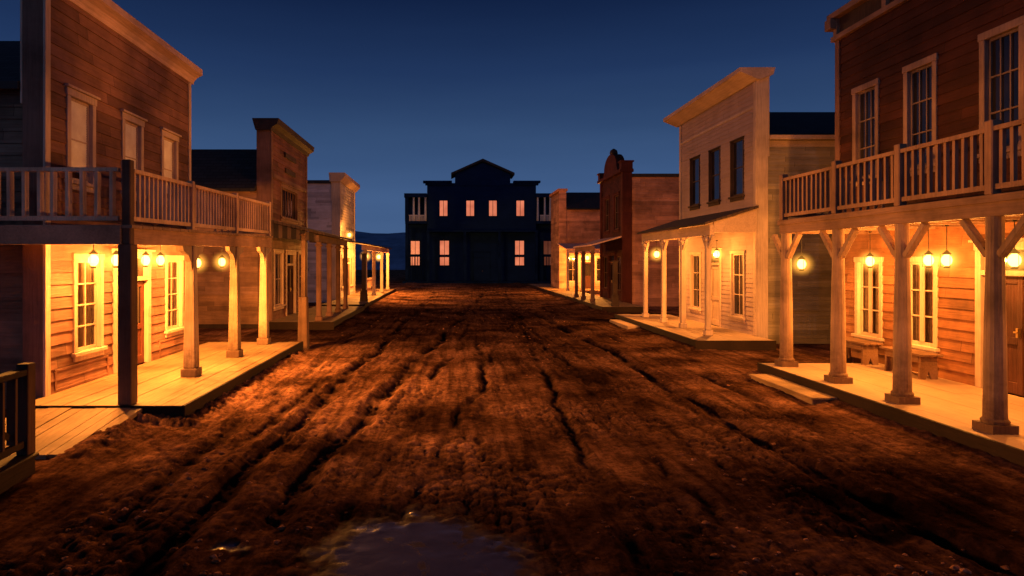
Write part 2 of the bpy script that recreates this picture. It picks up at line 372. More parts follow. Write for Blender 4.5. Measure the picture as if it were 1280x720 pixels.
def door(root, fr, u, z0, w, h, trans=.4, leaf='door_brown', trim='cream_trim', leaves=2, glazed=False, cas=.14):
    a, b, z1 = u-w/2, u+w/2, z0+h
    zt = z1+.09+trans
    m = MB()
    obox(m, *fr, a-cas, a, -.12, .05, z0, zt); obox(m, *fr, b, b+cas, -.12, .05, z0, zt)
    obox(m, *fr, a, b, -.12, .06, z1, z1+.09)
    obox(m, *fr, a-cas-.02, b+cas+.02, -.12, .06, zt, zt+.14)
    obox(m, *fr, a-cas-.06, b+cas+.06, 0, .12, zt+.142, zt+.19)
    d = m.build('door', M[trim], root, .006)
    m = MB(); Ov, Uv, Nv = Vector(fr[0]), Vector(fr[1]), Vector(fr[2])
    def P(uu, dd, z): return Ov+Uv*uu+Nv*dd+Vector((0, 0, z))
    m.quad(P(a, -.06, z1+.09), P(b, -.06, z1+.09), P(b, -.06, zt), P(a, -.06, zt), fr[2])
    m.build('transom_pane', M['glass'], d)
    lw = w/leaves
    for k in range(leaves):
        s, e = a+k*lw+.006, a+(k+1)*lw-.006
        m = MB(); st = .1
        obox(m, *fr, s, s+st, -.09, -.035, z0+.01, z1-.005); obox(m, *fr, e-st, e, -.09, -.035, z0+.01, z1-.005)
        for za, zb in ((z0+.01, z0+.2), (z0+h*.42, z0+h*.42+.12), (z1-.13, z1-.005)):
            obox(m, *fr, s+st, e-st, -.09, -.037, za, zb)
        obox(m, *fr, s+st, e-st, -.085, -.062, z0+.2, z0+h*.42)
        if not glazed: obox(m, *fr, s+st, e-st, -.085, -.062, z0+h*.42+.12, z1-.13)
        m.build('door_leaf', M[leaf], d, .004)
        if glazed:
            m = MB(); m.quad(P(s+st, -.07, z0+h*.42+.12), P(e-st, -.07, z0+h*.42+.12), P(e-st, -.07, z1-.13), P(s+st, -.07, z1-.13), fr[2])
            m.build('door_pane', M['glass'], d)
    m = MB(); hu = u+(.06 if leaves > 1 else w*.36)
    obox(m, *fr, hu-.018, hu+.018, -.035, .015, z0+.95, z0+1.1); obox(m, *fr, hu-.012, hu+.05, .0, .03, z0+1.02, z0+1.045)
    m.build('handle', M['brass'], d)
    return (a-.002, b+.002, z0, zt)

def planks(mb, x0, x1, y0, y1, z1, th, width=.16, along='y', gap=.006, seed=1, jit=.004, length=3.2):
    """floor boards laid side by side"""
    rnd = random.Random(seed)
    lo, hi, a, b = (x0, x1, y0, y1) if along == 'y' else (y0, y1, x0, x1)
    n = max(1, round((hi-lo)/width)); w = (hi-lo)/n
    for i in range(n):
        s, e = lo+i*w+gap/2, lo+(i+1)*w-gap/2
        t = a; first = True
        while t < b-.01:
            ln = length*rnd.uniform(.7, 1.3) if not first else length*rnd.uniform(.25, 1.2)
            first = False
            q = min(b, t+ln)
            if b-q < .4: q = b
            dz = rnd.uniform(-jit, jit)
            if along == 'y': mb.box(s, e, t, q-.004, z1-th, z1+dz)
            else: mb.box(t, q-.004, s, e, z1-th, z1+dz)
            t = q

def railing(root, p, q, zf, h, step=.15, bw=.045, mat='rail_wood', name='railing', bd=None):
    """top rail, bottom rail and balusters between two points; zf gives the deck height"""
    m = MB(); P, Q = Vector((*p, 0)), Vector((*q, 0)); L = (Q-P).length
    z0, z1 = zf(p), zf(q)
    def at(t, z): v = P.lerp(Q, t); return (v.x, v.y, z0+(z1-z0)*t+z)
    m.bar(at(0, h-.035), at(1, h-.035), .10, .06); m.bar(at(0, .10), at(1, .10), .06, .07)
    n = max(2, int(L/step))
    for i in range(n):
        t = (i+.5)/n+random.uniform(-.002, .002); lean = random.uniform(-.006, .006)/max(L, .1)
        m.bar(at(t, .135), at(t+lean, h-.066), bw, bd or bw, up=(0, 1, 0))
    return m.build(name, M[mat], root)

def square_post(root, x, y, z0, z1, w=.2, mat='post_wood', base=True, cap=True, name='post', wb=None):
    m = MB(); wb = wb or w; h = w/2
    if base: m.box(x-wb/2-.035, x+wb/2+.035, y-wb/2-.035, y+wb/2+.035, z0, z0+.16); zz = z0+.162
    else: zz = z0
    b2 = wb/2
    m.add([(x-b2, y-b2, zz), (x+b2, y-b2, zz), (x+b2, y+b2, zz), (x-b2, y+b2, zz), (x-h, y-h, z1), (x+h, y-h, z1), (x+h, y+h, z1), (x-h, y+h, z1)],
          [(3,2,1,0),(4,5,6,7),(0,1,5,4),(1,2,6,5),(2,3,7,6),(3,0,4,7)])
    o = m.build(name, M[mat], root, .012)
    if cap:
        m = MB(); m.box(x-h-.04, x+h+.04, y-h-.04, y+h+.04, z1-.16, z1-.09); m.build('capital', M[mat], o, .008)
    return o

def corner_board(mb, x, n, y0, y1, z0, z1, d=.045):
    mb.box(x, x+n*d, y0, y1, z0, z1)

def roof_plane(mb, x0, x1, ye, ze, yr, zr, th=.12):
    """pitched roof whose eave faces the viewer's end of the street: eave line at ye, ridge at yr, back slope mirrored"""
    yb = 2*yr-ye
    mb.prism([(ye, ze), (yr, zr), (yb, ze), (yb, ze+th), (yr, zr+th), (ye, ze+th)], 'x', x0, x1)

# ================================================================== LEFT: near building with wraparound balcony
XL = -6.62
b = thing('balcony_building', 'two-storey tan clapboard building with a wraparound balcony over its brightly lit plank porch', 'building', (XL, 13, 0))
fr = ((XL, 0, 0), (0, 1, 0), (1, 0, 0))
Y0, Y1 = 10.35, 16.15
ops = [door(b, fr, 13.22, .25, 1.25, 1.78, .38, 'door_brown', 'cream_trim', 2, True)]
for yc in (11.62, 15.2): ops.append(window(b, fr, yc, .84, .74, 1.62, 2, 4, 'cream_trim', 'cream_trim', cover='curtain', cas=.105, head=False))
for yc in (11.39, 13.22, 14.95): ops.append(window(b, fr, yc, 3.85, .66, 1.45, 1, 2, 'cream_trim', 'cream_trim', cover='blind', cas=.11))
m = MB(); siding(m, *fr, Y0+.14, Y1-.14, .25, 6.95, ops, .2); m.build('wall', M['tan_siding'], b)
m = MB()
for s, e in ((Y0, Y0+.14), (Y1-.14, Y1)): m.box(XL, XL+.045, s, e, .25, 6.93)
m.box(XL-.33, XL-.002, Y1-.05, Y1, 0, 7.28); m.box(XL-.37, XL-.332, Y0, Y1, 5, 7.27)
m.build('corner_board', M['cream_trim'], b, .006)
m = MB(); m.box(XL-.33, XL-.002, Y0, Y0+.05, 0, 7.28); m.build('end_board', M['brown_trim'], b, .006)
m = MB()                                   # wainscot panels under the ground-floor windows
for s, e in ((10.62, 12.28), (14.42, 15.95)):
    m = MB()
    m.box(XL, XL+.036, s, e, .60, .64); m.box(XL, XL+.036, s, e, .27, .31)
    m.box(XL, XL+.036, s, s+.05, .312, .598); m.box(XL, XL+.036, e-.05, e, .312, .598)
    m.build('panel_moulding', M['tan_siding'], b, .004)
m = MB()
m.prism([(XL-.38, 6.93), (XL+.05, 6.93), (XL+.07, 7.0), (XL+.13, 7.08), (XL+.24, 7.14), (XL+.28, 7.16), (XL+.28, 7.30), (XL-.38, 7.30)], 'y', Y0-.12, Y1+.12)
m.build('cornice', M['cream_trim_flat'], b)
fs = ((0, 10.62, 0), (1, 0, 0), (0, -1, 0))
m = MB(); siding(m, *fs, -16, XL-.34, 0, 5.3, (), .2); m.build('side_wall', M['tan_siding_side'], b)
m = MB(); roof_plane(m, -16, XL-.372, 10.30, 5.22, 13.3, 6.9); m.build('roof', M['shingle_x'], b)
# porch floor, balcony deck, posts, rails
XE, XP = -4.04, -4.98
m = MB(); planks(m, -6.60, XE-.06, 9.72, 17.35, .25, .05, .17, 'y', seed=3); m.build('porch_floor', M['floor_boards'], b)
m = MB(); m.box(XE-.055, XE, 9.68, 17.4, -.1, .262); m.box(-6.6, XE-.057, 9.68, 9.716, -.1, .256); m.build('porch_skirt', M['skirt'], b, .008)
zf = lambda p: 3.0+.016*(p[1]-9.8)
m = MB()
for i in range(22):                        # deck boards across the walk, joists below
    y0 = 9.76+i*.35; z = zf((0, y0))
    m.box(-6.56, XP+.10, y0, y0+.335, z-.05, z)
m.box(-13, -6.96, 9.76, 10.58, 2.95, 3.0)
m.box(-6.958, -6.56, 9.76, 10.34, 2.95, 3.0)
m.build('balcony_floor', M['balcony_wood_x'], b)
m = MB()
m.bar((XP, 9.905, zf((0, 9.905))-.155), (XP, 17.45, zf((0, 17.45))-.155), .12, .30)
m.box(-13, XP-.067, 9.74, 9.84, 2.70, 2.995)
for i in range(11):
    y = 10.6+i*.66; z = zf((0, y)); m.box(-6.56, XP-.065, y, y+.07, z-.21, z-.053)
m.build('balcony_beam', M['balcony_wood'], b, .006)
posts = [9.83, 12.23, 14.67, 16.95]
square_post(b, XP, posts[0], .25, 2.70, .21, 'old_wood', base=False, cap=False)
square_post(b, XP, posts[0]+.01, 2.702, 4.0, .13, 'old_wood', base=False, cap=False, name='newel')
for y in posts[1:]:
    o = square_post(b, XP, y, .25, zf((0, y))-.307, .15, 'post_wood', base=True, cap=False, wb=.23)
    m = MB(); z = zf((0, y))-.31
    m.prism([(y+.08, z), (y+.50, z), (y+.46, z-.10), (y+.25, z-.17), (y+.13, z-.30), (y+.08, z-.5)], 'x', XP-.045, XP+.045)
    m.prism([(y-.08, z-.5), (y-.13, z-.30), (y-.25, z-.17), (y-.46, z-.10), (y-.50, z), (y-.08, z)], 'x', XP-.045, XP+.045)
    m.build('bracket', M['post_wood'], o)
nw = [9.83, 12.2, 14.7, 17.35]
for i, y in enumerate(nw):
    if i: square_post(b, XP, y, zf((0, y))+.0, zf((0, y))+.93, .12, 'rail_wood', base=False, cap=False, name='newel')
for s, e in zip(nw, nw[1:]): railing(b, (XP, s+.11), (XP, e-.07), zf, .88, .15)
railing(b, (-13, 9.80), (XP-.12, 9.80), lambda p: 3.0, .88, .215, .05, bd=.10)
railing(b, (-6.5, 17.35), (XP-.08, 17.35), zf, .88, .17)

# boardwalk ramp running down to the street in front of the near porch
m = MB()
for i in range(10):
    x0 = -6.45+i*.178
    j = random.uniform(-.006, .006)
    m.prism([(7.95+random.uniform(-.05, .05), -.06+j), (9.672, .17), (9.672, .225+j), (7.93+random.uniform(-.06, .06), .035+j)], 'x', x0, x0+.168)
o = m.build('boardwalk', M['floor_boards']); o['kind'] = 'structure'

# near railing on its own plinth, at the street corner of a boardwalk out of view
b = thing('porch_railing', 'weathered dark plank railing on a low plinth at the near edge of the street', 'railing', (-4.8, 6.4, 0))
m = MB(); m.bar((-4.93, 7.40, .04), (-4.73, 5.2, .04), .22, .28); m.bar((-4.93, 7.43, .205), (-4.73, 5.2, .205), .27, .045); m.build('plinth', M['skirt'], b, .01)
m = MB(); m.bar((-4.90, 7.36, .23), (-4.90, 7.36, 1.27), .14, .14); m.build('post', M['dark_red_wood'], b, .008)
m = MB(); m.bar((-4.895, 7.28, 1.18), (-4.715, 5.2, 1.20), .12, .07); m.build('top_rail', M['skirt'], b, .006)
m = MB(); m.bar((-4.895, 7.28, .36), (-4.715, 5.2, .36), .06, .08); m.build('bottom_rail', M['skirt'], b, .006)
for i in range(8):
    y = 7.10-i*.23; x = -4.90+.09*(7.3-y)
    m = MB(); m.bar((x, y, .402), (x+.01, y-.01, 1.143), .035, .10); m.build('baluster', M['dark_red_wood'], b)
m = MB(); m.bar((-4.885, 7.05, .50), (-4.815, 6.5, .80), .02, .07); m.build('brace', M['skirt'], b)

# ================================================================== LEFT: brown false-front store
b = thing('false_front_store', 'brown false-front store with a dark slanting cornice and shed awning on posts', 'building', (XL, 26, 0))
Y0, Y1 = 23.3, 29.1
ops = [door(b, fr, 26.2, .25, 1.3, 2.0, .35, 'door_dark', 'cream_trim', 2, True)]
for yc in (24.35, 28.1): ops.append(window(b, fr, yc, .75, 1.15, 2.0, 3, 2, 'cream_trim', 'cream_trim', cas=.12, head=False))
ops.append(window(b, fr, 26.0, 4.15, 2.5, 1.15, 6, 1, 'brown_trim', 'brown_trim', cas=.12))
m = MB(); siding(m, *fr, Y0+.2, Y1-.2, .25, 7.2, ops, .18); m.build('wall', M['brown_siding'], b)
m = MB(); m.box(XL, XL+.05, Y0, Y0+.2, .25, 7.2); m.box(XL, XL+.05, Y1-.2, Y1, .25, 7.2)
m.box(XL-.45, XL-.002, Y0, Y0+.06, 0, 7.3); m.box(XL-.45, XL-.002, Y1-.06, Y1, 0, 7.3); m.box(XL-.5, XL-.452, Y0, Y1, 4, 7.3)
m.box(XL, XL+.06, Y0+.2, Y1-.2, 5.52, 5.68)
m.build('corner_board', M['brown_trim'], b, .01)
m = MB(); m.prism([(XL-.5, 7.2), (XL+.06, 7.2), (XL+.12, 7.32), (XL+.30, 7.42), (XL+.34, 7.62), (XL-.62, 7.62), (XL-.56, 7.4)], 'y', Y0-.14, Y1+.14); m.build('cornice', M['dark_cornice'], b)
for z, w in ((6.52, 1.7), (5.92, 1.5)):
    m = MB(); m.box(XL+.03, XL+.085, 26.0-w/2, 26.0+w/2, z, z+.20); m.build('sign_board', M['dark_post'], b, .006)
fs = ((0, 23.36, 0), (1, 0, 0), (0, -1, 0))
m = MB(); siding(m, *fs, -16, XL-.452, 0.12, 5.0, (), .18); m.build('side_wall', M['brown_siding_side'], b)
m = MB(); m.box(-16, XL-.455, 23.30, 23.5, -.1, .14); m.build('foundation', M['dark_post'], b)
m = MB(); roof_plane(m, -16, XL-.502, 23.1, 4.95, 25.2, 6.72); m.build('roof', M['shingle_x'], b)
m = MB(); planks(m, -6.60, -4.3, 23.0, 31.0, .25, .05, .18, 'y', seed=9); m.build('porch_floor', M['floor_boards'], b)
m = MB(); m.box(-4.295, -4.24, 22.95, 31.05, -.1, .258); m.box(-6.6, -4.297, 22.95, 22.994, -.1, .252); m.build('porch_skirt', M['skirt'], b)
m = MB(); m.prism([(XL+.03, 3.85), (-4.62, 3.38), (-4.62, 3.45), (XL+.03, 3.95)], 'y', 23.15, 29.6); m.build('awning', M['shingle_y'], b)
m = MB(); m.box(-4.95, -4.83, 23.2, 29.55, 3.14, 3.38); m.build('awning_beam', M['old_wood_y'], b)
for y in (23.2, 29.45):
    m = MB(); m.prism([(XL+.05, 3.30), (-4.955, 3.16), (-4.955, 3.43), (XL+.05, 3.83)], 'y', y, y+.1); m.build('awning_end', M['shingle_y'], b)
for y in (23.5, 25.5, 27.5, 29.4): square_post(b, -4.89, y, .25, 3.14, .17, 'brown_trim')

# ================================================================== LEFT: small white false-front building
b = thing('white_store', 'small white false-front building with a yellow lamplit front and a long low porch', 'building', (XL, 40.5, 0))
Y0, Y1 = 37.6, 43.4
ops = [door(b, fr, 40.5, .25, 1.3, 2.0, .3, 'door_dark', 'white_trim', 2, True)]
for yc in (38.9, 42.1): ops.append(window(b, fr, yc, .85, 1.1, 1.8, 2, 2, 'white_trim', 'white_trim', cas=.13, head=False))
m = MB(); siding(m, *fr, Y0+.2, Y1-.2, .25, 7.1, ops, .16); m.build('wall', M['white_siding'], b)
m = MB(); m.box(XL, XL+.06, Y0, Y0+.2, .25, 7.1); m.box(XL, XL+.06, Y1-.2, Y1, .25, 7.1)
m.box(XL-.45, XL-.002, Y0, Y0+.06, 0, 7.45); m.box(XL-.5, XL-.452, Y0, Y1, 6, 7.45)
m.build('corner_board', M['white_trim'], b)
m = MB(); m.prism([(XL-.55, 7.1), (XL+.07, 7.1), (XL+.3, 7.35), (XL+.34, 7.4), (XL+.34, 7.62), (XL-.6, 7.62)], 'y', Y0-.15, Y1+.3); m.build('cornice', M['white_trim_flat'], b)
fs = ((0, 37.66, 0), (1, 0, 0), (0, -1, 0))
m = MB(); siding(m, *fs, -16, XL-.452, 0, 7.0, (), .16); m.build('side_wall', M['white_siding_side'], b)
m = MB(); m.box(-16.2, XL-.502, 37.5, 46, 7.0, 7.18); m.build('roof', M['shingle_x'], b)
m = MB(); planks(m, -6.60, -4.45, 32.2, 50.2, .25, .05, .2, 'y', seed=19); m.build('porch_floor', M['floor_boards'], b)
m = MB(); m.box(-4.445, -4.38, 32.15, 50.25, -.1, .258); m.box(-6.6, -4.447, 32.15, 32.195, -.1, .252); m.build('porch_skirt', M['skirt'], b)
m = MB(); m.prism([(XL+.05, 3.62), (-4.7, 3.36), (-4.7, 3.42), (XL+.05, 3.70)], 'y', 35.5, 49.9); m.build('porch_roof', M['shingle_y'], b)
m = MB(); m.box(-5.02, -4.9, 35.55, 49.85, 3.06, 3.36); m.build('porch_beam', M['cream_trim_flat'], b)
for y in (36.6, 40.7, 45.2, 49.4): square_post(b, -4.96, y, .25, 3.06, .2, 'white_trim')
m = MB(); m.box(-6.0, -5.9, 44.2, 49.6, 1.1, 1.2); m.box(-6.0, -5.9, 44.2, 49.6, .5, .58)
for i in range(12): m.box(-5.98, -5.92, 44.3+i*.45, 44.36+i*.45, .25, 1.1)
m.build('porch_rail', M['cream_trim_flat'], b)

# ================================================================== RIGHT: near dark red building
XR = 9.2
b = thing('red_balcony_building', 'dark red two-storey clapboard building with a balcony on round posts and a broad pale porch', 'building', (XR, 11, 0))
fr = ((XR, 0, 0), (0, 1, 0), (-1, 0, 0))
Y0, Y1 = 5.2, 15.3
ops = [door(b, fr, 10.35, .25, 1.45, 1.95, .34, 'door_dark', 'white_trim', 2, False, .13)]
for yc in (14.1, 12.55): ops.append(window(b, fr, yc, .80, .72, 1.62, 2, 3, 'white_trim', 'white_trim', cas=.1, head=False, cover='curtain'))
for yc in (14.2, 12.55, 10.68, 8.9): ops.append(window(b, fr, yc, 4.3, .66, 1.95, 3, 3, 'red_trim', 'muntin', cas=.115, head=False))
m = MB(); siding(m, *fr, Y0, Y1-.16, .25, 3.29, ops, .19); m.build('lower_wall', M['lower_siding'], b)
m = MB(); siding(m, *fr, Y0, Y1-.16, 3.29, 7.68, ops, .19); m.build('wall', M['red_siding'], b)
for yc in (14.1, 12.55):                    # broad pale meeting stile of the paired casements
    m = MB(); m.box(XR+.012, XR+.03, yc-.055, yc+.055, .87, 2.37); m.build('mullion', M['white_trim'], b)
m = MB(); m.box(XR-.05, XR, Y1-.16, Y1, .25, 7.68); m.box(XR+.002, XR+.35, Y1-.05, Y1, 0, 8.2); m.build('corner_board', M['brown_trim'], b, .006)
m = MB()                                    # parapet: a pale frame round dark sunk panels
m.box(XR-.12, XR+.03, Y0, Y1+.06, 7.68, 7.80); m.box(XR-.18, XR+.05, Y0, Y1+.12, 8.20, 8.34)
for y in (15.22, 13.5, 11.7, 9.9, 8.1): m.box(XR-.10, XR+.03, y-.07, y+.07, 7.802, 8.198)
m.box(XR-.24, XR+.04, Y1-.14, Y1+.10, 7.95, 8.198)
m.build('parapet', M['red_trim_y'], b, .008)
m = MB(); m.box(XR-.02, XR+.02, Y0, Y1-.02, 7.802, 8.198); m.build('parapet_panel', M['dark_post'], b)
m = MB(); m.box(XR+.36, XR+12, Y0, Y1-.06, 0, 7.4); m.build('side_wall', M['red_siding'], b)
m = MB(); m.box(XR+.06, XR+12, Y0, Y1, 7.42, 7.55); m.build('roof', M['shingle_x'], b)
XE = 6.58; XP = 7.0
m = MB(); planks(m, XE+.06, XR-.01, 5.2, 13.75, .25, .05, .29, 'y', gap=.004, seed=5, jit=.002, length=5); m.build('porch_floor', M['sandy_boards'], b)
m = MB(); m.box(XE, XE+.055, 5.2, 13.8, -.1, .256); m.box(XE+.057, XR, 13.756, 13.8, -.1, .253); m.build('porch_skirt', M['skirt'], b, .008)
m = MB(); m.box(6.12, XE-.006, 10.9, 13.2, .075, .118); m.box(6.15, XE-.01, 10.93, 13.17, -.05, .073); m.build('step', M['floor_boards'], b, .008)
m = MB()
for i in range(24): m.box(XP+.08, XR-.06, 5.2+i*.35, 5.2+i*.35+.34, 3.22, 3.27)
m.build('balcony_floor', M['balcony_wood_x'], b)
m = MB(); m.box(XP-.07, XP+.07, 5.2, 13.55, 3.02, 3.30); m.box(XP-.10, XP-.072, 5.2, 13.58, 3.20, 3.30); m.box(XP+.075, XR-.06, 13.45, 13.55, 3.02, 3.215)
for i in range(12): m.box(XP+.075, XR-.06, 5.3+i*.68, 5.37+i*.68, 3.06, 3.215)
m.build('balcony_beam', M['red_trim_y'], b, .006)
for y in (13.4, 11.6, 9.95, 8.25, 6.5):
    m = MB(); x = XP
    m.box(x-.165, x+.165, y-.165, y+.165, .25, .36)
    m.lathe(x, y, [(.15, .362), (.155, .40), (.13, .43), (.128, .50), (.118, 1.5), (.10, 2.4), (.098, 3.02)], 16)
    po = m.build('post', M['round_post'], b, 0)
    for s in (-1, 1):
        m = MB(); m.bar((x, y+s*.09, 2.52), (x, y+s*.50, 3.0), .085, .10, (1, 0, 0)); m.build('brace', M['round_post'], po, .006)
zf = lambda p: 3.30
nw = [13.45, 11.6, 9.95, 8.25, 6.5, 5.2]
for y in nw[:-1]: square_post(b, XP-.03, y, 3.302, 4.26, .13, 'red_rail', base=False, cap=False, name='newel')
for s, e in zip(nw, nw[1:]): railing(b, (XP-.03, e+.07), (XP-.03, s-.07), zf, .88, .155, .05, 'red_rail')
railing(b, (XP+.05, 13.45), (XR-.06, 13.45), zf, .88, .155, .05, 'red_rail')

# two porch benches
def bench(label, x, y, ln):
    t = thing('bench', label, 'bench', (x, y, .25), 'benches on the red building porch')
    for k in range(3):
        m = MB(); m.box(x-.20+k*.135, x-.20+k*.135+.125, y-ln/2, y+ln/2, .25+.43, .25+.47); m.build('seat_board', M['bench_wood'], t, .006)
    for s in (-1, 1):
        m = MB(); yy = y+s*(ln/2-.14)
        m.prism([(x-.17, .25), (x-.05, .25), (x, .40), (x+.05, .25), (x+.17, .25), (x+.15, .678), (x-.15, .678)], 'y', yy-.025, yy+.025); m.build('leg', M['bench_wood'], t)
    m = MB(); m.box(x-.16, x-.13, y-ln/2+.17, y+ln/2-.17, .25+.30, .25+.425); m.build('apron', M['bench_wood'], t, .004)
bench('low plank bench under the farther ground-floor window of the red building', 8.84, 14.0, 1.2)
bench('low plank bench under the window beside the red building\'s door', 8.84, 12.35, 1.2)

# ================================================================== RIGHT: cream false-front store
XC = 8.92
b = thing('cream_store', 'cream false-front store with a broad overhanging cornice and three narrow dark upper windows', 'building', (XC, 22, 0))
fr = ((XC, 0, 0), (0, 1, 0), (-1, 0, 0))
Y0, Y1 = 18.7, 25.0
ops = [door(b, fr, 21.75, .25, .95, 2.05, .3, 'white_trim', 'white_trim', 1, False, .1)]
for yc in (23.4, 19.95): ops.append(window(b, fr, yc, .72, .82, 1.95, 2, 3, 'white_trim', 'white_trim', cas=.09, head=False))
for yc in (23.45, 21.7, 19.98): ops.append(window(b, fr, yc, 4.48, .86, 1.75, 1, 2, 'dark_post', 'dark_post', cas=.03, head=False))
m = MB(); siding(m, *fr, Y0+.16, Y1-.16, .25, 7.7, ops, .14, .014); m.build('wall', M['cream_siding'], b)
m = MB(); m.box(XC-.05, XC, Y0, Y0+.16, .25, 7.7); m.box(XC-.05, XC, Y1-.16, Y1, .25, 7.7); m.box(XC+.002, XC+.32, Y0, Y0+.06, 0, 7.86); m.box(XC+.002, XC+.32, Y1-.06, Y1, 0, 7.86)
m.box(XC+.322, XC+.36, Y0, Y1, 5.5, 7.86); m.box(XC-.04, XC, Y0+.162, Y1-.162, 6.95, 7.03)
m.build('corner_board', M['white_trim'], b, .008)
m = MB(); m.prism([(XC+.40, 7.86), (XC+.02, 7.72), (XC-.06, 7.72), (XC-.52, 7.92), (XC-.58, 7.93), (XC-.58, 8.06), (XC+.45, 8.06)], 'y', Y0-.16, Y1+.28); m.build('cornice', M['white_trim_flat'], b)
fs = ((0, 18.92, 0), (1, 0, 0), (0, -1, 0))
m = MB(); siding(m, *fs, XC+.362, 20, 0, 6.15, (), .16); m.build('side_wall', M['cream_siding_side'], b)
m = MB(); m.box(XC+.364, 20, 18.64, 18.72, 6.0, 6.12); m.box(XC+.364, 20, 18.88, 18.915, 5.82, 6.0); m.build('fascia', M['white_trim_flat'], b)
m = MB(); roof_plane(m, XC+.37, 20, 18.72, 6.05, 21.6, 7.35); m.build('roof', M['shingle_x'], b)
m = MB(); planks(m, 6.76, XC-.01, 17.65, 26.3, .25, .05, .2, 'y', seed=15, jit=.003); m.build('porch_floor', M['sandy_boards'], b)
m = MB(); m.box(6.7, 6.755, 17.6, 26.35, -.1, .256); m.box(6.757, XC, 17.6, 17.645, -.1, .253); m.build('porch_skirt', M['skirt'], b)
m = MB(); m.box(6.25, 6.694, 22.8, 25.4, -.05, .12); m.build('step', M['sandy_boards'], b, .012)
m = MB(); m.prism([(XC-.03, 3.98), (7.32, 3.50), (7.32, 3.56), (XC-.03, 4.06)], 'y', 18.55, 25.35); m.build('awning', M['shingle_y'], b)
m = MB(); m.box(7.50, 7.62, 18.62, 25.3, 3.20, 3.50); m.box(7.625, XC-.055, 18.62, 18.72, 3.28, 3.50); m.box(7.625, XC-.055, 25.2, 25.3, 3.28, 3.50)
m.prism([(7.625, 3.502), (XC-.055, 3.502), (XC-.055, 3.94), (7.625, 3.575)], 'y', 18.64, 18.70)
m.build('awning_beam', M['white_trim_flat'], b)
for y in (25.0, 22.85, 20.95, 18.9):
    po = square_post(b, 7.56, y, .25, 3.2, .15, 'white_trim', True, True)
    for s in (-1, 1):
        m = MB(); m.bar((7.56, y+s*.07, 2.82), (7.56, y+s*.36, 3.18), .07, .08, (1, 0, 0)); m.build('brace', M['white_trim'], po)

# ================================================================== RIGHT: brick red shopfront with domed parapet
XB = 9.2
b = thing('red_parapet_shop', 'narrow brick red shopfront with a domed parapet between corner blocks, behind the cream store', 'building', (XB, 37, 0))
fr = ((XB, 0, 0), (0, 1, 0), (-1, 0, 0))
Y0, Y1 = 34.2, 39.4
ops = [door(b, fr, 36.8, .25, 1.3, 2.1, .3, 'door_dark', 'brick_paint_side', 2, True)]
for yc in (35.3, 38.3): ops.append(window(b, fr, yc, .8, 1.1, 1.9, 2, 2, 'brick_paint_side', 'old_wood', cas=.1, head=False))
for yc in (35.7, 37.9): ops.append(window(b, fr, yc, 4.2, 1.0, 1.9, 2, 2, 'brick_paint_side', 'old_wood', cas=.1))
m = MB(); siding(m, *fr, Y0+.3, Y1-.3, .25, 7.2, ops, .12, .006); m.build('wall', M['brick_paint'], b)
for y in (Y0-.02, Y1-.3):
    m = MB(); m.box(XB-.10, XB+.42, y, y+.31, 0, 7.2); m.build('pilaster', M['brick_paint_side'], b, .01)
m = MB(); m.box(XB-.24, XB+.48, Y0-.12, Y1+.12, 7.202, 7.36)
for y in (Y0+.1, Y1-.1): m.box(XB-.18, XB+.42, y-.24, y+.24, 7.362, 7.72); m.box(XB-.24, XB+.48, y-.30, y+.30, 7.722, 7.80)
cy = (Y0+Y1)/2
m.prism([(cy-1.7, 7.362)]+[(cy+1.45*math.cos(t), 7.7+.85*math.sin(t)) for t in [math.pi*(1-k/12) for k in range(13)]]+[(cy+1.7, 7.362)], 'x', XB-.12, XB+.36)
m.build('parapet', M['brick_paint_side'], b)
m = MB(); m.lathe(XB+.1, cy, [(.2, 8.56), (.24, 8.62), (.2, 8.78), (.09, 8.86), (.02, 8.9)], 10); m.build('finial', M['dark_cornice'], b, smooth=True)
fs = ((0, 34.4, 0), (1, 0, 0), (0, -1, 0))
m = MB(); siding(m, *fs, XB+.422, 20, 0, 6.95, (), .2); m.build('side_wall', M['tan_board_side'], b)
m = MB(); m.box(XB+.44, 20, 34.25, 40, 6.95, 7.12); m.build('roof', M['shingle_x'], b)
m = MB(); m.prism([(XB-.12, 3.7), (7.45, 3.25), (7.45, 3.32), (XB-.12, 3.78)], 'y', 34.3, 39.3); m.build('awning', M['cream_trim_flat'], b)
m = MB(); m.box(7.55, 7.67, 34.35, 39.25, 3.0, 3.25); m.build('awning_beam', M['brown_trim'], b)
for y in (34.6, 37, 39.1): square_post(b, 7.6, y, .25, 3.0, .18, 'brown_trim')
m = MB(); planks(m, 7.2, XB-.01, 30.5, 61, .25, .05, .23, 'y', seed=25); m.build('porch_floor', M['floor_boards'], b)
m = MB(); m.box(7.14, 7.195, 30.45, 61, -.1, .256); m.box(7.197, XB, 30.45, 30.495, -.1, .253); m.build('porch_skirt', M['skirt'], b)

# ================================================================== RIGHT: far tan building
XF = 8.6
b = thing('tan_corner_house', 'far tan clapboard house with dark pitched roof and lamplit side porch', 'building', (XF, 53, 0))
fr = ((XF, 0, 0), (0, 1, 0), (-1, 0, 0)); fs = ((0, 51.05, 0), (1, 0, 0), (0, -1, 0))
m = MB(); siding(m, *fr, 51, 55.5, .25, 7.9, (), .2); m.build('wall', M['tan_board'], b)
m = MB(); m.box(XF+.002, XF+.5, 51, 51.06, 0, 8.0); m.box(XF-.15, XF+.6, 50.9, 55.6, 8.0, 8.2); m.box(XF-.05, XF, 51, 51.2, .25, 7.98); m.build('corner_board', M['tan_board_side'], b)
ops = [door(b, fs, 10.75, .25, .95, 2.1, .3, 'door_dark', 'white_trim', 1, True, .14)]
for u in (9.65, 11.9): ops.append(window(b, fs, u, .8, .75, 1.9, 2, 2, 'white_trim', 'white_trim', cas=.14, head=False))
